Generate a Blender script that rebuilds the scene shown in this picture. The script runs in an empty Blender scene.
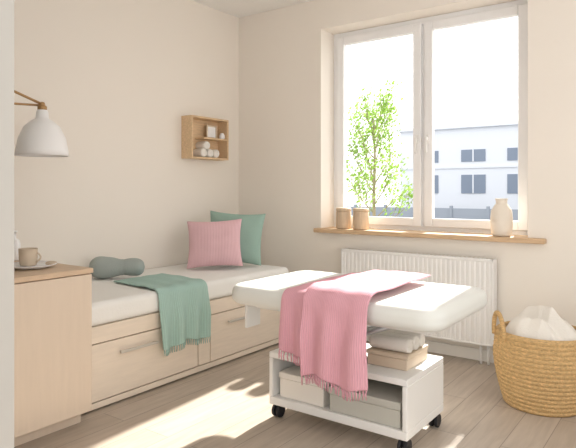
import bpy, bmesh, math, random
from mathutils import Vector, Matrix, noise
random.seed(7)
scn=bpy.context.scene
scn.view_settings.view_transform='Standard'
scn.view_settings.exposure=4.0
K=16.0

# ---------- materials ----------
def srgb(r,g,b):
    f=lambda c:(c/255/12.92) if c/255<=0.04045 else ((c/255+0.055)/1.055)**2.4
    return (f(r),f(g),f(b),1)
def mat(name,col,rough=0.6,metal=0.0,bump=None,var=None,spec=0.3,sheen=0.0):
    m=bpy.data.materials.new(name); m.use_nodes=True
    nt=m.node_tree; b=nt.nodes['Principled BSDF']
    b.inputs['Base Color'].default_value=col
    b.inputs['Roughness'].default_value=rough
    b.inputs['Metallic'].default_value=metal
    b.inputs['Specular IOR Level'].default_value=spec
    if sheen: b.inputs['Sheen Weight'].default_value=sheen
    tc=nt.nodes.new('ShaderNodeTexCoord')
    if var:
        scale,amt,stretch=var
        mp=nt.nodes.new('ShaderNodeMapping'); mp.inputs['Scale'].default_value=stretch
        nt.links.new(tc.outputs['Object'],mp.inputs['Vector'])
        n=nt.nodes.new('ShaderNodeTexNoise'); n.inputs['Scale'].default_value=scale; n.inputs['Detail'].default_value=6
        nt.links.new(mp.outputs['Vector'],n.inputs['Vector'])
        r=nt.nodes.new('ShaderNodeValToRGB')
        r.color_ramp.elements[0].position=0.3; r.color_ramp.elements[1].position=0.7
        r.color_ramp.elements[0].color=tuple(c*(1-amt) for c in col[:3])+(1,)
        r.color_ramp.elements[1].color=tuple(min(1,c*(1+amt*0.6)) for c in col[:3])+(1,)
        nt.links.new(n.outputs['Fac'],r.inputs['Fac']); nt.links.new(r.outputs['Color'],b.inputs['Base Color'])
    if bump:
        scale,st=bump
        n=nt.nodes.new('ShaderNodeTexNoise'); n.inputs['Scale'].default_value=scale; n.inputs['Detail'].default_value=4
        nt.links.new(tc.outputs['Object'],n.inputs['Vector'])
        bp=nt.nodes.new('ShaderNodeBump'); bp.inputs['Strength'].default_value=st; bp.inputs['Distance'].default_value=0.01
        nt.links.new(n.outputs['Fac'],bp.inputs['Height']); nt.links.new(bp.outputs['Normal'],b.inputs['Normal'])
    return m
def knit(name,col,axis='X',scale=8,dark=0.84):
    m=mat(name,col,0.9,spec=0.1,sheen=0.05)
    nt=m.node_tree; b=nt.nodes['Principled BSDF']
    tc=nt.nodes.new('ShaderNodeTexCoord')
    w=nt.nodes.new('ShaderNodeTexWave'); w.bands_direction=axis; w.inputs['Scale'].default_value=scale; w.inputs['Distortion'].default_value=0.8
    w.inputs['Detail Scale'].default_value=6
    nt.links.new(tc.outputs['UV'],w.inputs['Vector'])
    r=nt.nodes.new('ShaderNodeValToRGB')
    r.color_ramp.elements[0].color=tuple(c*dark for c in col[:3])+(1,); r.color_ramp.elements[1].color=col
    nt.links.new(w.outputs['Fac'],r.inputs['Fac']); nt.links.new(r.outputs['Color'],b.inputs['Base Color'])
    bp=nt.nodes.new('ShaderNodeBump'); bp.inputs['Strength'].default_value=0.4; bp.inputs['Distance'].default_value=0.005
    nt.links.new(w.outputs['Fac'],bp.inputs['Height']); nt.links.new(bp.outputs['Normal'],b.inputs['Normal'])
    return m
M={}
M['wall']=mat('wall_paint',srgb(243,236,226),0.85,bump=(180,0.05),var=(1.2,0.012,(1,1,1)))
M['ceil']=mat('ceiling_paint',srgb(246,245,242),0.9)
M['trim']=mat('trim_white',srgb(238,234,228),0.5)
M['part']=mat('partition_paint',srgb(196,193,187),0.8)
M['pvc']=mat('window_pvc',srgb(243,243,243),0.35)
M['sill']=mat('oak_sill',srgb(216,184,148),0.5,var=(9,0.18,(1,12,12)))
M['oak']=mat('oak_light',srgb(226,196,158),0.5,var=(9,0.15,(12,1.2,12)))
M['bench']=mat('birch_front',srgb(235,221,204),0.5,var=(7,0.05,(8,0.8,8)))
M['bench_dark']=mat('birch_gap',srgb(170,150,130),0.7)
M['cab']=mat('cabinet_beige',srgb(224,207,188),0.5,var=(6,0.025,(8,8,0.8)))
M['cabtop']=mat('cabinet_top',srgb(214,188,160),0.45,var=(8,0.10,(8,1,8)))
M['matt']=mat('mattress_fabric',srgb(240,239,235),0.9,bump=(90,0.2))
M['vinyl']=mat('table_vinyl',srgb(228,229,224),0.5,bump=(120,0.04))
M['white']=mat('white_metal',srgb(238,237,234),0.4)
M['rad']=mat('radiator_white',srgb(243,242,240),0.4)
M['chrome']=mat('steel',srgb(190,192,196),0.3,0.8)
M['handle']=mat('handle_metal',srgb(205,200,192),0.35,0.4)
M['black']=mat('caster_rubber',srgb(40,40,44),0.5)
M['brass']=mat('brass',srgb(176,142,100),0.35,0.6)
M['pink']=knit('pink_wool',srgb(231,174,186),'X',12,0.9)
M['pinkc']=knit('pink_cushion_fabric',srgb(235,194,200),'X',12,0.92)
M['green']=knit('green_wool',srgb(174,204,195),'X',10,0.88)
M['greenc']=mat('green_cushion_fabric',srgb(156,184,172),0.9,bump=(150,0.3))
M['sage']=mat('sage_foam',srgb(168,176,172),0.85,bump=(90,0.3))
M['wcup']=mat('wood_cup',srgb(216,192,164),0.55,var=(12,0.15,(6,6,1)))
M['vase']=mat('vase_ceramic',srgb(236,226,212),0.6,bump=(60,0.2))
M['cer']=mat('ceramic_white',srgb(243,243,243),0.3)
M['tan']=mat('cup_tan',srgb(214,196,174),0.5)
M['basket']=mat('basket_seagrass',srgb(214,178,126),0.8,bump=(140,0.8),var=(60,0.28,(1,1,2.5)))
M['towel']=mat('towel_white',srgb(236,231,223),0.95,bump=(120,0.4))
M['grey']=mat('storage_grey',srgb(194,193,184),0.6)
M['boxw']=mat('storage_white',srgb(238,233,225),0.6)
M['bark']=mat('bark',srgb(150,140,115),0.9)
M['facade']=mat('facade_render',srgb(208,213,222),0.9)
M['bwin']=mat('facade_glass',srgb(120,132,150),0.5)
M['fence']=mat('fence_grey',srgb(150,158,170),0.8)
M['ground']=mat('asphalt',srgb(120,120,118),0.9)
def leafmat():
    m=bpy.data.materials.new('leaf'); m.use_nodes=True; nt=m.node_tree; nt.nodes.clear()
    o=nt.nodes.new('ShaderNodeOutputMaterial'); d=nt.nodes.new('ShaderNodeBsdfDiffuse'); t=nt.nodes.new('ShaderNodeBsdfTranslucent'); x=nt.nodes.new('ShaderNodeMixShader')
    d.inputs[0].default_value=srgb(140,175,85); t.inputs[0].default_value=srgb(140,172,85)
    nt.links.new(d.outputs[0],x.inputs[1]); nt.links.new(t.outputs[0],x.inputs[2]); nt.links.new(x.outputs[0],o.inputs[0]); return m
M['leaf']=leafmat()
def floormat():
    m=bpy.data.materials.new('floor_laminate'); m.use_nodes=True; nt=m.node_tree; b=nt.nodes['Principled BSDF']
    tc=nt.nodes.new('ShaderNodeTexCoord'); mp=nt.nodes.new('ShaderNodeMapping'); mp.inputs['Rotation'].default_value=(0,0,math.radians(90))
    nt.links.new(tc.outputs['Object'],mp.inputs['Vector'])
    br=nt.nodes.new('ShaderNodeTexBrick'); br.inputs['Scale'].default_value=1.0; br.inputs['Brick Width'].default_value=1.3; br.inputs['Row Height'].default_value=0.16
    br.inputs['Mortar Size'].default_value=0.002; br.inputs['Color1'].default_value=srgb(196,183,169); br.inputs['Color2'].default_value=srgb(187,173,158); br.inputs['Mortar'].default_value=srgb(152,140,128)
    br.offset=0.37
    nt.links.new(mp.outputs['Vector'],br.inputs['Vector'])
    mp2=nt.nodes.new('ShaderNodeMapping'); mp2.inputs['Scale'].default_value=(14,1.2,1)
    nt.links.new(tc.outputs['Object'],mp2.inputs['Vector'])
    n=nt.nodes.new('ShaderNodeTexNoise'); n.inputs['Scale'].default_value=3; n.inputs['Detail'].default_value=8; n.inputs['Distortion'].default_value=0.6
    nt.links.new(mp2.outputs['Vector'],n.inputs['Vector'])
    r=nt.nodes.new('ShaderNodeValToRGB'); r.color_ramp.elements[0].position=0.3; r.color_ramp.elements[1].position=0.7
    r.color_ramp.elements[0].color=(0.84,0.83,0.82,1); r.color_ramp.elements[1].color=(1.03,1.03,1.03,1)
    nt.links.new(n.outputs['Fac'],r.inputs['Fac'])
    mx=nt.nodes.new('ShaderNodeMix'); mx.data_type='RGBA'; mx.blend_type='MULTIPLY'; mx.inputs[0].default_value=1
    nt.links.new(br.outputs['Color'],mx.inputs[6]); nt.links.new(r.outputs['Color'],mx.inputs[7]); nt.links.new(mx.outputs[2],b.inputs['Base Color'])
    b.inputs['Roughness'].default_value=0.42; b.inputs['Specular IOR Level'].default_value=0.4
    return m
M['floor']=floormat()

# ---------- geometry helpers ----------
def obj_from_bm(name,bm,m,smooth=False):
    me=bpy.data.meshes.new(name); bmesh.ops.recalc_face_normals(bm,faces=bm.faces); bm.to_mesh(me); bm.free()
    if smooth:
        for p in me.polygons: p.use_smooth=True
    o=bpy.data.objects.new(name,me); scn.collection.objects.link(o)
    if m: me.materials.append(m)
    return o
def addmod_bevel(o,w,seg=2):
    md=o.modifiers.new('bevel','BEVEL'); md.width=w; md.segments=seg; md.limit_method='ANGLE'; md.angle_limit=math.radians(40)
    for p in o.data.polygons: p.use_smooth=True
    try:
        wn=o.modifiers.new('wn','WEIGHTED_NORMAL'); wn.keep_sharp=True
    except Exception: pass
def box(name,a,b,m,bev=0.0,seg=2):
    bm=bmesh.new(); bmesh.ops.create_cube(bm,size=1)
    c=[(a[i]+b[i])/2 for i in range(3)]; s=[abs(b[i]-a[i]) for i in range(3)]
    for v in bm.verts: v.co=Vector((v.co.x*s[0],v.co.y*s[1],v.co.z*s[2]))
    o=obj_from_bm(name,bm,m); o.location=c
    if bev: addmod_bevel(o,bev,seg)
    return o
def bm_box(bm,a,b):
    r=bmesh.ops.create_cube(bm,size=1)
    for v in r['verts']:
        v.co=Vector(((a[0]+b[0])/2+v.co.x*(b[0]-a[0]),(a[1]+b[1])/2+v.co.y*(b[1]-a[1]),(a[2]+b[2])/2+v.co.z*(b[2]-a[2])))
def boxes(name,lst,m,bev=0.0):
    bm=bmesh.new()
    for a,b in lst: bm_box(bm,a,b)
    o=obj_from_bm(name,bm,m)
    if bev: addmod_bevel(o,bev)
    return o
def lathe(name,prof,loc,m,seg=40,smooth=True):
    bm=bmesh.new(); rings=[]
    for r,z in prof:
        if r<1e-5: rings.append([bm.verts.new((0,0,z))])
        else: rings.append([bm.verts.new((r*math.cos(2*math.pi*i/seg),r*math.sin(2*math.pi*i/seg),z)) for i in range(seg)])
    for A,B in zip(rings,rings[1:]):
        for i in range(seg):
            j=(i+1)%seg
            if len(A)==1 and len(B)==1: continue
            if len(A)==1: bm.faces.new((A[0],B[i],B[j]))
            elif len(B)==1: bm.faces.new((A[i],A[j],B[0]))
            else: bm.faces.new((A[i],A[j],B[j],B[i]))
    o=obj_from_bm(name,bm,m,smooth); o.location=loc
    return o
def bm_tube(bm,pts,rad,seg=10,cap=True):
    pts=[Vector(p) for p in pts]; n=len(pts)
    if not isinstance(rad,(list,tuple)): rad=[rad]*n
    rings=[]; up=None
    for i,p in enumerate(pts):
        t=(pts[min(i+1,n-1)]-pts[max(i-1,0)]).normalized()
        if up is None:
            up=Vector((0,0,1)) if abs(t.z)<0.9 else Vector((1,0,0))
        s=t.cross(up).normalized(); up=s.cross(t).normalized()
        rings.append([bm.verts.new(p+rad[i]*(math.cos(2*math.pi*k/seg)*s+math.sin(2*math.pi*k/seg)*up)) for k in range(seg)])
    for A,B in zip(rings,rings[1:]):
        for k in range(seg):
            j=(k+1)%seg; bm.faces.new((A[k],A[j],B[j],B[k]))
    if cap:
        bm.faces.new(rings[0]); bm.faces.new(rings[-1])
def tube(name,pts,rad,m,seg=12):
    bm=bmesh.new(); bm_tube(bm,pts,rad,seg); return obj_from_bm(name,bm,m,True)
def group(name,loc,parts):
    e=bpy.data.objects.new(name,None); e.empty_display_size=0.1; e.location=loc; scn.collection.objects.link(e)
    bpy.context.view_layer.update()
    for p in parts:
        p.parent=e; p.matrix_parent_inverse=Matrix.Translation(-Vector(loc))
    return e
def grid(name,nu,nv,f,m,thick=0.0,sub=1,uvs=(1,1)):
    bm=bmesh.new(); uvl=bm.loops.layers.uv.new('UVMap')
    V=[[bm.verts.new(f(i/nu,j/nv)) for j in range(nv+1)] for i in range(nu+1)]
    for i in range(nu):
        for j in range(nv):
            fc=bm.faces.new((V[i][j],V[i+1][j],V[i+1][j+1],V[i][j+1]))
            for l,(a,b) in zip(fc.loops,((i,j),(i+1,j),(i+1,j+1),(i,j+1))): l[uvl].uv=(a/nu*uvs[0],b/nv*uvs[1])
    me=bpy.data.meshes.new(name); bm.to_mesh(me); bm.free()
    for p in me.polygons: p.use_smooth=True
    o=bpy.data.objects.new(name,me); scn.collection.objects.link(o); me.materials.append(m)
    if thick:
        s=o.modifiers.new('solid','SOLIDIFY'); s.thickness=thick; s.offset=0
    if sub:
        s=o.modifiers.new('sub','SUBSURF'); s.levels=sub; s.render_levels=sub
    return o

# ---------- room ----------
H=2.7; XR=4.3; YF=-5.2
WX0,WX1,WZ0,WZ1=0.875,2.457,0.81,2.453
box('floor',(-0.3,YF-0.2,-0.1),(XR+0.3,0.32,0.0),M['floor'])
box('ceiling',(-0.3,YF-0.2,H),(XR+0.3,0.32,H+0.1),M['ceil'])
T=0.30
boxes('wall_back',[((-0.2,0,0),(WX0,T,H)),((WX1,0,0),(XR,T,H)),((WX0,0,0),(WX1,T,WZ0)),((WX0,0,WZ1),(WX1,T,H))],M['wall'])
box('wall_left',(-0.2,YF,0),(0,0,H),M['wall'])
boxes('wall_right',[((XR,YF,0),(XR+0.2,0.3,0.5)),((XR,YF,2.5),(XR+0.2,0.3,H)),((XR,-0.6,0.5),(XR+0.2,0.3,2.5)),((XR,YF,0.5),(XR+0.2,-4.9,2.5))],M['wall'])  # wide out-of-view opening added so sky light fills the room
boxes('wall_front',[((0,YF-0.2,0),(XR,YF,0.3)),((0,YF-0.2,2.5),(XR,YF,H)),((0,YF-0.2,0.3),(0.5,YF,2.5))],M['wall'])  # left mostly open behind the camera to let in more sky light
box('wall_partition',(0,-3.2,0),(1.89,-3.08,H),M['part'])
boxes('baseboard_back',[((0.0,-0.015,0),(XR,0,0.08))],M['trim'],0.004)
boxes('baseboard_left',[((0,-0.34,0),(0.015,-0.016,0.08))],M['trim'],0.004)

# ---------- main window ----------
Y0=0.20; Y1=0.27
fr=0.05
ZB=0.845; parts=[]
xm=1.666
parts.append(boxes('frame',[((WX0,Y0,ZB),(WX0+fr,Y1,WZ1)),((WX1-fr,Y0,ZB),(WX1,Y1,WZ1)),((WX0+fr,Y0,ZB),(WX1-fr,Y1,ZB+0.04)),((WX0+fr,Y0,WZ1-fr),(WX1-fr,Y1,WZ1)),((xm-0.03,Y0+0.005,ZB+0.04),(xm+0.03,Y1,WZ1-fr))],M['pvc'],0.004))
for k,(a,b) in enumerate(((WX0+fr-0.01,xm-0.012),(xm+0.012,WX1-fr+0.01))):
    z0,z1=ZB+0.03,WZ1-fr+0.01; w=0.065
    gy=Y0-0.02
    parts.append(boxes('sash_%d'%(k+1),[((a,gy,z0),(a+w,Y0+0.03,z1)),((b-w,gy,z0),(b,Y0+0.03,z1)),((a+w,gy,z0),(b-w,Y0+0.03,z0+w)),((a+w,gy,z1-w),(b-w,Y0+0.03,z1))],M['pvc'],0.006))
    hx=(b-0.03) if k==0 else (a+0.03)
    parts.append(boxes('handle_%d'%(k+1),[((hx-0.012,gy-0.012,1.50),(hx+0.012,gy,1.57)),((hx-0.009,gy-0.035,1.525),(hx+0.009,gy-0.01,1.545)),((hx-0.009,gy-0.042,1.43),(hx+0.009,gy-0.028,1.55))],M['white'],0.003))
group('window_1',(xm,Y0,1.6),parts)
box('windowsill',(0.84,-0.06,0.812),(2.57,Y0+0.0,0.845),M['sill'],0.006)

parts=[boxes('frame',[((XR+0.05,-4.9,0.5),(XR+0.12,-4.83,2.5)),((XR+0.05,-0.67,0.5),(XR+0.12,-0.6,2.5)),((XR+0.05,-4.9,0.5),(XR+0.12,-0.6,0.57)),((XR+0.05,-4.9,2.43),(XR+0.12,-0.6,2.5)),((XR+0.05,-2.8,0.5),(XR+0.12,-2.7,2.5))],M['pvc'],0.004)]
group('fill_window',(XR+0.08,-2.75,1.5),parts)  # unseen window, added to frame the fill-light opening

# ---------- radiator ----------
parts=[]
rx0,rx1,rz0,rz1=1.13,2.27,0.13,0.70
parts.append(boxes('panel_back',[((rx0,-0.045,rz0+0.01),(rx1,-0.035,rz1-0.01))],M['rad'],0.002))
bm=bmesh.new(); n=34
pitch=(rx1-rx0-0.02)/n
pts=[]
for i in range(n):
    x=rx0+0.01+i*pitch
    pts+= [(x,-0.1005),(x+pitch*0.2,-0.104),(x+pitch*0.6,-0.104),(x+pitch*0.8,-0.1005)]
pts.append((rx1-0.01,-0.1005))
V0=[bm.verts.new((x,y,rz0)) for x,y in pts]; V1=[bm.verts.new((x,y,rz1-0.015)) for x,y in pts]
for i in range(len(pts)-1): bm.faces.new((V0[i],V0[i+1],V1[i+1],V1[i]))
o=obj_from_bm('panel_front',bm,M['rad']); s=o.modifiers.new('s','SOLIDIFY'); s.thickness=0.004
parts.append(o)
parts.append(boxes('side_covers',[((rx0-0.003,-0.108,rz0),(rx0+0.012,-0.03,rz1)),((rx1-0.012,-0.108,rz0),(rx1+0.003,-0.03,rz1)),((rx0,-0.108,rz1-0.02),(rx1,-0.1,rz1)),((rx0,-0.108,rz0),(rx1,-0.1,rz0+0.012))],M['rad'],0.003))
g=[((rx0+0.012+i*0.03,-0.1,rz1-0.006),(rx0+0.024+i*0.03,-0.035,rz1-0.002)) for i in range(37)]
g+= [((rx0,-0.071,rz1-0.008),(rx1,-0.066,rz1-0.003))]
parts.append(boxes('top_grille',g,M['rad']))
parts.append(boxes('brackets',[((rx0+0.15,-0.04,0.3),(rx0+0.19,-0.002,0.6)),((rx1-0.19,-0.04,0.3),(rx1-0.15,-0.002,0.6))],M['rad']))
bm=bmesh.new(); bm_tube(bm,[(rx1-0.04,-0.07,rz0+0.02),(rx1-0.04,-0.07,0.0)],0.009); bm_tube(bm,[(rx1-0.09,-0.07,rz0+0.02),(rx1-0.09,-0.07,0.0)],0.009)
parts.append(obj_from_bm('pipes',bm,M['rad'],True))
group('radiator',((rx0+rx1)/2,-0.06,0.4),parts)

# ---------- storage bench ----------
by0,by1=-2.17,-0.35; bx=0.81; parts=[]; g0=0.006
parts.append(box('carcass',(g0,by0,0.05),(bx-0.02,by1,0.44),M['bench'],0.003))
parts.append(box('plinth',(g0,by0+0.01,0.0),(bx-0.04,by1-0.01,0.05),M['bench']))
parts.append(boxes('gap_shadow',[((bx-0.021,by0+0.004,0.055),(bx-0.012,by1-0.004,0.436))],M['bench_dark']))
parts.append(boxes('drawer_fronts',[((bx-0.014,by0,0.012),(bx+0.004,by1,0.044)),((bx-0.014,by0,0.352),(bx+0.004,by1,0.44)),
  ((bx-0.014,by0,0.050),(bx+0.004,-1.329,0.346)),((bx-0.014,-1.321,0.050),(bx+0.004,-1.219,0.346)),((bx-0.014,-1.211,0.050),(bx+0.004,by1,0.346))],M['bench'],0.002))
hh=[]
for yc in (-1.80,-0.93):
    hh+=[((bx+0.02,yc-0.13,0.272),(bx+0.034,yc+0.13,0.286)),((bx+0.003,yc-0.12,0.273),(bx+0.022,yc-0.11,0.283)),((bx+0.003,yc+0.11,0.273),(bx+0.022,yc+0.12,0.283))]
parts.append(boxes('handles',hh,M['handle'],0.003))
group('storage_bench',(0.4,-1.25,0.2),parts)
mz=0.565
box('bench_mattress',(0.006,by0,0.441),(bx+0.012,by1+0.0,mz),M['matt'],0.035,5)

# ---------- beige cabinet ----------
cx=0.94; cy1=-2.18; cy0=-3.05
parts=[box('body',(g0,cy0,0.07),(cx-0.02,cy1,0.745),M['cab']),
 box('plinth',(g0,cy0,0.0),(cx-0.07,cy1-0.015,0.07),M['cab']),
 boxes('door_fronts',[((cx-0.02,cy0,0.07),(cx,cy0+0.43,0.74)),((cx-0.02,cy0+0.434,0.07),(cx,cy1,0.74))],M['cab'],0.002),
 box('worktop',(g0,cy0,0.745),(cx+0.008,cy1+0.004,0.77),M['cabtop'],0.004)]
group('cabinet',(0.45,-2.6,0.4),parts)

lathe('serving_plate',[(0,0),(0.07,0),(0.085,0.004),(0.12,0.016),(0.121,0.020),(0.085,0.010),(0,0.008)],(0.70,-2.36,0.7705),M['cer'])
def cup(name,loc,r,h,m,handle=None):
    b=lathe('bowl',[(0,0),(r*0.75,0),(r*0.86,h*0.06),(r*0.97,h*0.45),(r,h),(r*0.9,h),(r*0.86,h*0.5),(r*0.7,h*0.1),(0,h*0.08)],loc,m)
    ps=[b]
    if handle is not None:
        d=Vector((math.cos(handle),math.sin(handle),0))
        pts=[Vector(loc)+d*(r*0.92+0.022*math.sin(math.pi*k/8))+Vector((0,0,h*(0.2+0.6*k/8))) for k in range(9)]
        ps.append(tube('handle',pts,0.004,m,8))
    return group(name,loc,ps)
cup('coffee_mug',(0.68,-2.36,0.7795),0.044,0.085,M['tan'],0.6)
lathe('soap_bar',[(0,0),(0.02,0),(0.028,0.006),(0.026,0.014),(0.018,0.018),(0,0.019)],(0.75,-2.28,0.7800),M['tan'],24)
lathe('dispenser_bottle',[(0,0),(0.03,0),(0.033,0.006),(0.033,0.09),(0.026,0.11),(0.012,0.12),(0.012,0.15),(0.018,0.152),(0.018,0.16),(0,0.162)],(0.34,-2.25,0.7705),M['cer'])

# desk lamp
lc=Vector((0.50,-2.18,0))
parts=[]
parts.append(lathe('shade',[(0.022,0.25),(0.03,0.235),(0.034,0.20),(0.055,0.188),(0.092,0.155),(0.119,0.095),(0.131,0.03),(0.135,0.0),(0.129,0.0),(0.123,0.035),(0.110,0.09),(0.085,0.142),(0.05,0.174),(0.0,0.177)],(lc.x,lc.y,1.335),M['cer']))
parts.append(lathe('cap',[(0,0),(0.024,0),(0.024,0.02),(0.012,0.03),(0,0.03)],(lc.x,lc.y,1.580),M['brass'],24))
j=Vector((lc.x,lc.y,1.612)); e1=Vector((0.36,-2.42,1.735)); b0=Vector((0.30,-2.5,1.60)); base=Vector((0.28,-2.55,0.7705))
bm=bmesh.new(); bm_tube(bm,[j,e1],0.007,8); bm_tube(bm,[j+Vector((0,0,-0.006)),Vector((0.31,-2.5,1.61))],0.006,8); bm_tube(bm,[e1,b0],0.006,8)
bm_tube(bm,[b0,Vector((base.x,base.y,0.80))],0.008,8)
parts.append(obj_from_bm('arms',bm,M['brass'],True))
parts.append(lathe('base',[(0,0),(0.09,0),(0.09,0.015),(0.02,0.025),(0.015,0.05),(0,0.05)],base,M['brass'],32))
parts.append(lathe('joint',[(0,-0.014),(0.012,-0.01),(0.015,0),(0.012,0.01),(0,0.014)],j,M['brass'],16))
parts.append(lathe('bulb',[(0,0.0),(0.02,0.008),(0.03,0.03),(0.022,0.06),(0.014,0.08),(0.014,0.11),(0,0.11)],(lc.x,lc.y,1.40),M['cer'],20))
group('desk_lamp',base,parts)

# ---------- wall box shelf ----------
sy0,sy1,sz0,sz1,sd=-0.70,-0.27,1.404,1.744,0.12; t=0.014
parts=[boxes('box',[((0.001,sy0,sz0),(sd,sy1,sz0+t)),((0.001,sy0,sz1-t),(sd,sy1,sz1)),((0.001,sy0,sz0+t),(sd,sy0+t,sz1-t)),((0.001,sy1-t,sz0+t),(sd,sy1,sz1-t)),
  ((0.001,sy0+t,sz0+t),(0.008,sy1-t,sz1-t)),((0.008,-0.56,sz0+t+0.15),(sd-0.005,sy1-t,sz0+t+0.162))],M['oak'],0.001)]
group('wall_shelf',(0.0,-0.48,1.57),parts)
def roll(name,c,r,L,axis,m):
    prof=[(0,-L/2)]+[(r*0.3*k,-L/2-0.004*(k%2)) for k in (1,2,3)]+[(r,-L/2+0.008),(r,L/2-0.008)]+[(r*0.3*k,L/2+0.004*(k%2)) for k in (3,2,1)]+[(0,L/2)]
    o=lathe(name,prof,c,m,24); o.rotation_euler=axis; return o
ps=[roll('roll_1',(0.06,-0.555,1.418+0.036),0.035,0.1,(0,math.pi/2,0),M['towel']),roll('roll_2',(0.06,-0.482,1.418+0.036),0.035,0.1,(0,math.pi/2,0),M['towel']),roll('roll_3',(0.06,-0.41,1.418+0.036),0.035,0.1,(0,math.pi/2,0),M['towel']),roll('roll_4',(0.06,-0.52,1.418+0.098),0.034,0.1,(0,math.pi/2,0),M['towel'])]
group('rolled_towels',(0.06,-0.49,1.45),ps)
zz=sz0+t+0.1625
ps=[boxes('frame',[((0.05,-0.47,zz),(0.06,-0.35,zz+0.012)),((0.05,-0.47,zz+0.098),(0.06,-0.35,zz+0.11)),((0.05,-0.47,zz+0.012),(0.06,-0.458,zz+0.098)),((0.05,-0.362,zz+0.012),(0.06,-0.35,zz+0.098))],M['tan'],0.001),
    box('print',(0.05,-0.458,zz+0.012),(0.055,-0.362,zz+0.098),M['cer'])]
lathe('small_jar',[(0,0),(0.02,0),(0.024,0.01),(0.022,0.035),(0.014,0.045),(0.016,0.05),(0,0.05)],(0.085,-0.315,zz),M['cer'],20)
group('picture_frame',(0.055,-0.41,zz),ps)

# ---------- cushions ----------
def cushion(name,loc,w,h,th,yaw,tilt,roll_,m,seed):
    n=22
    bm=bmesh.new(); uvl=bm.loops.layers.uv.new('UVMap')
    def P(i,j,s):
        a=2*i/n-1; b=2*j/n-1
        k=1-0.10*(1-abs(a)**2)*abs(b)**2*1.0; k2=1-0.10*(1-abs(b)**2)*abs(a)**2
        x=a*k2*w/2; y=b*k*h/2
        tt=max(0,(1-abs(a)**2.6)*(1-abs(b)**2.6))**0.55
        z=s*th/2*tt+ (0.010*noise.noise(Vector((a*2.2+seed,b*2.2,s)))*tt)
        return (x,y,z)
    for s in (1,-1):
        V=[[bm.verts.new(P(i,j,s)) for j in range(n+1)] for i in range(n+1)]
        for i in range(n):
            for j in range(n):
                f=bm.faces.new((V[i][j],V[i+1][j],V[i+1][j+1],V[i][j+1]))
                for l,(a,b) in zip(f.loops,((i,j),(i+1,j),(i+1,j+1),(i,j+1))): l[uvl].uv=(a/n,b/n)
    bmesh.ops.remove_doubles(bm,verts=bm.verts,dist=0.0005)
    o=obj_from_bm(name,bm,m,True)
    R=Matrix.Rotation(yaw,4,'Z')@Matrix.Rotation(math.pi/2-tilt,4,'X')@Matrix.Rotation(roll_,4,'Z')
    o.matrix_world=Matrix.Translation(loc)@R
    s=o.modifiers.new('sub','SUBSURF'); s.levels=1; s.render_levels=1
    return o
cushion('green_cushion',(0.45,-0.56,mz+0.218),0.46,0.42,0.13,math.radians(30),math.radians(14),math.radians(-3),M['greenc'],3)
cushion('pink_cushion',(0.44,-0.78,mz+0.19),0.43,0.38,0.14,math.radians(36),math.radians(20),math.radians(3),M['pinkc'],9)

# sage bolster (peanut shaped roll)
bm=bmesh.new(); N=40; sg=28; rings=[]
L=0.36
for i in range(N+1):
    s=i/N; x=(s-0.5)*L
    r=0.078*(max(0,1-abs(2*s-1)**5))**0.5*(0.66+0.34*abs(math.cos(math.pi*(s-0.08))) )
    if s>0.6: r*=0.9
    ring=[]
    for k in range(sg):
        a=2*math.pi*k/sg
        rr=max(r,0.001)*(1+0.06*noise.noise(Vector((x*14,math.cos(a)*1.5,math.sin(a)*1.5))))
        ring.append(bm.verts.new((x,rr*math.cos(a),rr*math.sin(a))))
    rings.append(ring)
for A,B in zip(rings,rings[1:]):
    for k in range(sg): bm.faces.new((A[k],A[(k+1)%sg],B[(k+1)%sg],B[k]))
o=obj_from_bm('neck_bolster',bm,M['sage'],True); o.location=(0.24,-1.50,mz+0.077); o.rotation_euler=(0,0,math.radians(42))

# ---------- throws ----------
def fringe_bm(bm,pts_dirs,L,r):
    for p,d in pts_dirs:
        q=p+d*L+Vector((random.uniform(-.004,.004),random.uniform(-.004,.004),0))
        m_=(p+q)/2+Vector((random.uniform(-.003,.003),random.uniform(-.003,.003),0))
        bm_tube(bm,[p,m_,q],[r,r*1.1,r*0.7],5)
def drape(name,x0,x1,back,front,edge_r,ztop,zend_l,zend_r,off,m,amp,freq,ph,axis='Y',skew=0.0,back_wav=0.0,fr=0.04):
    sgn=-1 if axis=='Y' else 1
    flat=abs(front-back)-edge_r
    arc=math.pi/2*(edge_r+off)
    def f(u,v):
        hang=ztop-edge_r-(zend_l+(zend_r-zend_l)*u)+0.012*math.sin(u*9+ph)
        tot=flat+arc+hang; s=v*tot
        w=x0+(x1-x0)*u
        if s<flat:
            p=back+sgn*s; z=ztop+off+0.008*noise.noise(Vector((u*3+ph,v*6,1)))+0.005*math.sin(u*freq+ph)*(s/flat)
            z+=0.004
            p+= -sgn*back_wav*math.sin(u*3.0)*(1-s/flat)
            w+= skew*(s-flat)
        elif s<flat+arc:
            a=(s-flat)/(edge_r+off); R_=edge_r+off+0.004+0.003*math.sin(u*freq+ph)
            p=front-sgn*edge_r+sgn*R_*math.sin(a); z=ztop-edge_r+R_*math.cos(a)
        else:
            h=s-flat-arc; g=min(1,h/0.15)
            R_=edge_r+off+0.004+(0.003+amp*g)*math.sin(u*freq+ph+h*2)+amp*g+0.012*g*noise.noise(Vector((u*4+ph,h*5,2)))
            p=front-sgn*edge_r+sgn*R_; z=ztop-edge_r-h
            w+= 0.02*h*math.sin(u*5+ph)+skew*(-h*0.3)
        return Vector((w,p,z)) if axis=='Y' else Vector((p,w,z))
    o=grid(name,48,70,f,m,0.009,1)
    bm=bmesh.new(); n=int(abs(x1-x0)/0.011)
    fringe_bm(bm,[(f((k+0.5)/n,1.0),Vector((0,0,-1))) for k in range(n)],fr,0.0032)
    fo=obj_from_bm('fringe',bm,m,True)
    return [o,fo]
ZT=0.678
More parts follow.
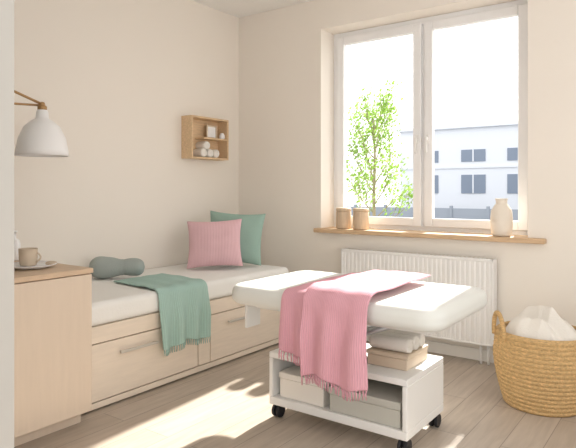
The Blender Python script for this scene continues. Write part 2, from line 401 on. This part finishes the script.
ps=drape('lower_fold',1.79,2.10,-1.09,-1.752,0.04,ZT,0.43,0.345,0.006,M['pink'],0.012,19,0.4,skew=0.02,back_wav=0.02)
ps+=drape('upper_fold',1.93,2.25,-1.11,-1.752,0.04,ZT,0.345,0.315,0.036,M['pink'],0.018,14,2.0,skew=0.0,back_wav=0.03)
group('pink_throw_blanket',(2.0,-1.7,0.68),ps)
ps=drape('cloth',-1.665,-1.265,0.36,bx+0.014,0.035,mz+0.002,0.235,0.235,0.006,M['green'],0.014,20,0.0,axis='X',skew=-0.1,fr=0.035)
group('green_throw_blanket',(0.7,-1.46,mz),ps)

# ---------- massage table ----------
parts=[]
bm=bmesh.new()
X0,X1,YA,YB,ZA=1.42,2.54,-1.75,-1.05,0.582
bm_box(bm,(X0,YA,ZA),(X1,YB,ZT))
ve=[e for e in bm.edges if abs(e.verts[0].co.z-e.verts[1].co.z)>0.01]
bmesh.ops.bevel(bm,geom=ve,offset=0.10,segments=10,profile=0.5,affect='EDGES')
bm.normal_update()
he=[e for e in bm.edges if abs(e.verts[0].co.z-e.verts[1].co.z)<1e-5 and len(e.link_faces)==2 and abs(e.link_faces[0].normal.z-e.link_faces[1].normal.z)>0.5]
bmesh.ops.bevel(bm,geom=he,offset=0.04,segments=7,profile=0.5,affect='EDGES')
o=obj_from_bm('padded_top',bm,M['vinyl'],True)
try:
    wn=o.modifiers.new('wn','WEIGHTED_NORMAL')
except Exception: pass
parts.append(o)
parts.append(boxes('under_frame',[((X0+0.1,-1.62,0.55),(X1-0.1,-1.58,0.584)),((X0+0.1,-1.22,0.55),(X1-0.1,-1.18,0.584)),((X0+0.15,-1.6,0.555),(X0+0.19,-1.2,0.583)),((X1-0.19,-1.6,0.555),(X1-0.15,-1.2,0.583))],M['white'],0.004))
parts.append(box('end_bracket',(X0+0.06,-1.66,0.45),(X0+0.075,-1.55,0.590),M['white'],0.004))
C0,C1,D0,D1=1.59,2.34,-1.60,-1.17
bm=bmesh.new()
for yy in (-1.50,-1.24):
    bm_tube(bm,[(1.72,yy,0.335),(2.30,yy,0.565)],0.014,8); bm_tube(bm,[(2.10,yy+0.03,0.335),(1.66,yy+0.03,0.565)],0.014,8)
bm_tube(bm,[(2.30,-1.51,0.56),(2.30,-1.23,0.56)],0.012,8); bm_tube(bm,[(1.66,-1.51,0.56),(1.66,-1.21,0.56)],0.012,8)
bm_tube(bm,[(1.93,-1.37,0.33),(1.93,-1.37,0.575)],0.03,16)
parts.append(obj_from_bm('scissor_struts',bm,M['chrome'],True))
parts.append(boxes('cart_body',[((C0,D0,0.07),(C1,D1,0.11)),((C0,D0,0.305),(C1,D1,0.335)),((C0,D0,0.11),(C0+0.024,D1,0.305)),((C1-0.024,D0,0.11),(C1,D1,0.305)),((C0+0.024,D1-0.012,0.11),(C1-0.024,D1,0.305))],M['white'],0.005))
for i,(x,y) in enumerate(((C0+0.03,D0+0.04),(C1-0.03,D0+0.04),(C0+0.03,D1-0.04),(C1-0.03,D1-0.04))):
    bm=bmesh.new(); 
    for dx in (-0.014,0.014):
        r=bmesh.ops.create_cone(bm,cap_ends=True,segments=28,radius1=0.032,radius2=0.032,depth=0.016)
        bmesh.ops.transform(bm,matrix=Matrix.Translation((x+dx,y,0.0325))@Matrix.Rotation(math.pi/2,4,'Y'),verts=r['verts'])
    bm_box(bm,(x-0.008,y-0.012,0.03),(x+0.008,y+0.018,0.073))
    w=obj_from_bm('caster_%d'%(i+1),bm,M['black']); addmod_bevel(w,0.003); parts.append(w)
group('massage_table',(1.97,-1.4,0.3),parts)
def storage(name,a,b,m,lid=0.03):
    ps=[box('body',a,(b[0],b[1],b[2]-lid),m,0.004),box('lid',(a[0]-0.004,a[1]-0.004,b[2]-lid+0.001),(b[0]+0.004,b[1]+0.004,b[2]),m,0.004)]
    return group(name,((a[0]+b[0])/2,(a[1]+b[1])/2,a[2]),ps)
storage('storage_box',(1.64,-1.575,0.1105),(1.90,-1.25,0.235),M['boxw'])
storage('storage_box',(1.94,-1.585,0.1105),(2.30,-1.25,0.225),M['grey'],0.035)
storage('wooden_box',(2.09,-1.49,0.3355),(2.29,-1.25,0.405),M['tan'],0.02)
ps=[roll('roll_1',(2.19,-1.445,0.4055+0.033),0.033,0.19,(0,math.pi/2,0),M['towel']),roll('roll_2',(2.19,-1.375,0.4055+0.033),0.033,0.19,(0,math.pi/2,0),M['towel']),roll('roll_3',(2.19,-1.306,0.4055+0.032),0.032,0.19,(0,math.pi/2,0),M['towel'])]
group('rolled_towels',(2.19,-1.37,0.406),ps)

# ---------- sill objects ----------
def jar(name,x,y,r,h):
    ps=[lathe('body',[(0,0),(r*0.92,0),(r,h*0.05),(r,h*0.80),(r*0.96,h*0.83),(0,h*0.83)],(x,y,0.8455),M['wcup']),
        lathe('lid',[(0,h*0.83),(r*0.9,h*0.83),(r*1.0,h*0.86),(r*1.0,h*0.96),(r*0.93,h),(0,h)],(x,y,0.8455),M['wcup'])]
    group(name,(x,y,0.8455),ps)
jar('wooden_canister',1.07,0.03,0.060,0.165)
jar('wooden_canister',1.225,0.03,0.062,0.165)
lathe('ceramic_vase',[(0,0),(0.052,0),(0.064,0.012),(0.070,0.06),(0.071,0.12),(0.066,0.17),(0.045,0.205),(0.036,0.215),(0.036,0.235),(0.042,0.25),(0.036,0.25),(0.030,0.235),(0.030,0.21),(0.0,0.20)],(2.285,0.03,0.8455),M['vase'])

# ---------- basket ----------
bc=Vector((2.67,-0.58,0)); parts=[]
nc=17; bh=0.39
outer=[]
for i in range(nc*6+1):
    s=i/(nc*6); z=s*bh
    r=0.195+0.055*math.sin(min(1,s*1.35)*math.pi/2)-0.012*max(0,s-0.7)/0.3
    outer.append((r+0.006*abs(math.sin(s*nc*math.pi)),z+0.001))
inner=[(r-0.022,z) for r,z in outer if z>0.03][::-1]
prof=[(0,0.001)]+outer+[(outer[-1][0]-0.01,bh+0.008)]+inner+[(0,0.035)]
parts.append(lathe('woven_body',prof,bc,M['basket'],64))
bm=bmesh.new()
for sg_ in (-1,1):
    d=Vector((0.809,0.588,0))*sg_; tn=Vector((-0.588,0.809,0))
    pts=[]
    for k in range(17):
        a=math.pi*k/16
        pts.append(bc+d*(0.236+0.008*math.sin(a))+tn*(0.075*math.cos(a))+Vector((0,0,bh-0.03+0.13*math.sin(a))))
    bm_tube(bm,pts,0.012,10)
parts.append(obj_from_bm('handles',bm,M['basket'],True))
group('woven_basket',bc,parts)
def crumple(u,v):
    a=2*math.pi*u; 
    r=0.212*v
    x=r*math.cos(a); y=r*math.sin(a)
    R_=x*0.809+y*0.588; D_=-x*0.588+y*0.809
    n1=noise.noise(Vector((x*5,y*5,0.3)))
    ph=(R_*9+D_*6+1.6*n1)%2.0
    tri=1-abs(ph-1)
    ph2=(R_*6-D_*11+1.3*noise.noise(Vector((x*7,y*7,5))))%2.0
    tri2=1-abs(ph2-1)
    env=max(0,1-v**4)
    z=bh-0.05+0.12*env*(1-0.6*v)+0.04*n1*env+0.065*(1-tri)*env+0.025*tri2*env-0.12*R_*env
    return Vector((bc.x+x,bc.y+y,z))
grid('towel_pile',110,40,crumple,M['towel'],0.006,1)

# ---------- outside ----------
box('ground_outside',(-20,0.5,-0.5),(20,32,-0.35),M['ground'])
BY=22; bw=[]; fb=[((-8.6,BY,-0.35),(8,BY+6,4.0)),((-8.75,BY-0.15,4.0),(8.1,BY+6,4.12)),((-8.6,BY-0.05,2.15),(8,BY,2.25))]
parts=[boxes('facade',fb,M['facade'])]
fr_=[]
for i in range(7):
    x=-7.6+i*2.05
    for z0,z1 in ((2.45,3.0),(1.0,1.85)):
        wv=0.95 if i%2==0 else 1.1
        bw.append(((x,BY-0.03,z0),(x+wv,BY+0.02,z1))); fr_.append(((x+wv/2-0.03,BY-0.05,z0),(x+wv/2+0.03,BY,z1)))
parts.append(boxes('windows',bw,M['bwin'])); parts.append(boxes('mullions',fr_,M['facade']))
group('apartment_building',(0,BY,1),parts)
boxes('garden_fence',[((-14,BY-3,-0.35),(8,BY-2.9,0.4))]+[((-14+i*1.5,BY-3.05,-0.35),(-13.9+i*1.5,BY-2.9,0.5)) for i in range(15)],M['fence'])
base=Vector((-0.85,4.23,-0.35)); bm=bmesh.new(); tips=[]
def branch(p,d,L,r,depth):
    pts=[p]; q=p; dd=d.copy()
    for k in range(4):
        dd=(dd+Vector((random.uniform(-.12,.12),random.uniform(-.12,.12),random.uniform(0,.12)))).normalized(); q=q+dd*L/4; pts.append(q)
    bm_tube(bm,pts,[r*(1-0.13*k) for k in range(5)],6)
    if depth<=2: tips.extend(pts[1:])
    if depth==0: return
    for k in range(3):
        s=pts[random.randint(2,4)]
        ang=random.uniform(0,2*math.pi); side=Vector((math.cos(ang),math.sin(ang),0))
        nd=(dd*0.9+side*random.uniform(0.35,0.6)+Vector((0,0,0.2))).normalized()
        branch(s,nd,L*0.68,r*0.55,depth-1)
trunk=[base,base+Vector((0.02,0,0.7)),base+Vector((0,0.02,1.4)),base+Vector((0.03,0,2.0)),base+Vector((0.0,0,2.65))]
bm_tube(bm,trunk,[0.034,0.03,0.026,0.02,0.012],8)
for k in range(17):
    h=0.70+1.75*k/16; p=base+Vector((0.01,0,h)); ang=k*2.4
    tl=1-k/16
    nd=Vector((math.cos(ang)*(0.5+0.6*tl),math.sin(ang)*(0.5+0.6*tl),0.9)).normalized()
    branch(p,nd,0.44*(0.9+0.5*tl),0.011,2)
o1=obj_from_bm('branches',bm,M['bark'],True)
bm=bmesh.new()
for p in tips:
    for k in range(3):
        c=p+Vector([random.gauss(0,0.05) for _ in range(3)])
        n=Vector([random.gauss(0,1) for _ in range(3)]).normalized(); a=n.orthogonal().normalized(); b=n.cross(a)
        s=random.uniform(0.015,0.029)
        bm.faces.new([bm.verts.new(c+a*s*1.6),bm.verts.new(c+b*s*0.7),bm.verts.new(c-a*s*1.2),bm.verts.new(c-b*s*0.7)])
o2=obj_from_bm('leaves',bm,M['leaf'])
group('young_tree',base,[o1,o2])

# ---------- light ----------
w=bpy.data.worlds.new('World'); scn.world=w; w.use_nodes=True
bg=w.node_tree.nodes['Background']; bg.inputs['Color'].default_value=(1.0,0.99,0.975,1); bg.inputs['Strength'].default_value=2.2/K
try: w.cycles.sampling_method='NONE'
except Exception: pass
sun=bpy.data.lights.new('sun','SUN'); sun.energy=13.0/K; sun.angle=math.radians(1.2); sun.color=(1.0,0.96,0.89)
so=bpy.data.objects.new('sun',sun); scn.collection.objects.link(so)
so.rotation_mode='QUATERNION'
so.rotation_quaternion=Vector((0.07,-1,-0.72)).to_track_quat('-Z','Y')
so.location=(1.6,4,6)

cam=bpy.data.cameras.new('camera'); cam.lens=35.44; cam.sensor_width=36; cam.shift_y=-34/576; cam.clip_start=0.05
co=bpy.data.objects.new('camera',cam); scn.collection.objects.link(co)
co.location=(3.356,-3.867,1.152); co.rotation_euler=(math.pi/2,0,math.radians(36))
scn.camera=co
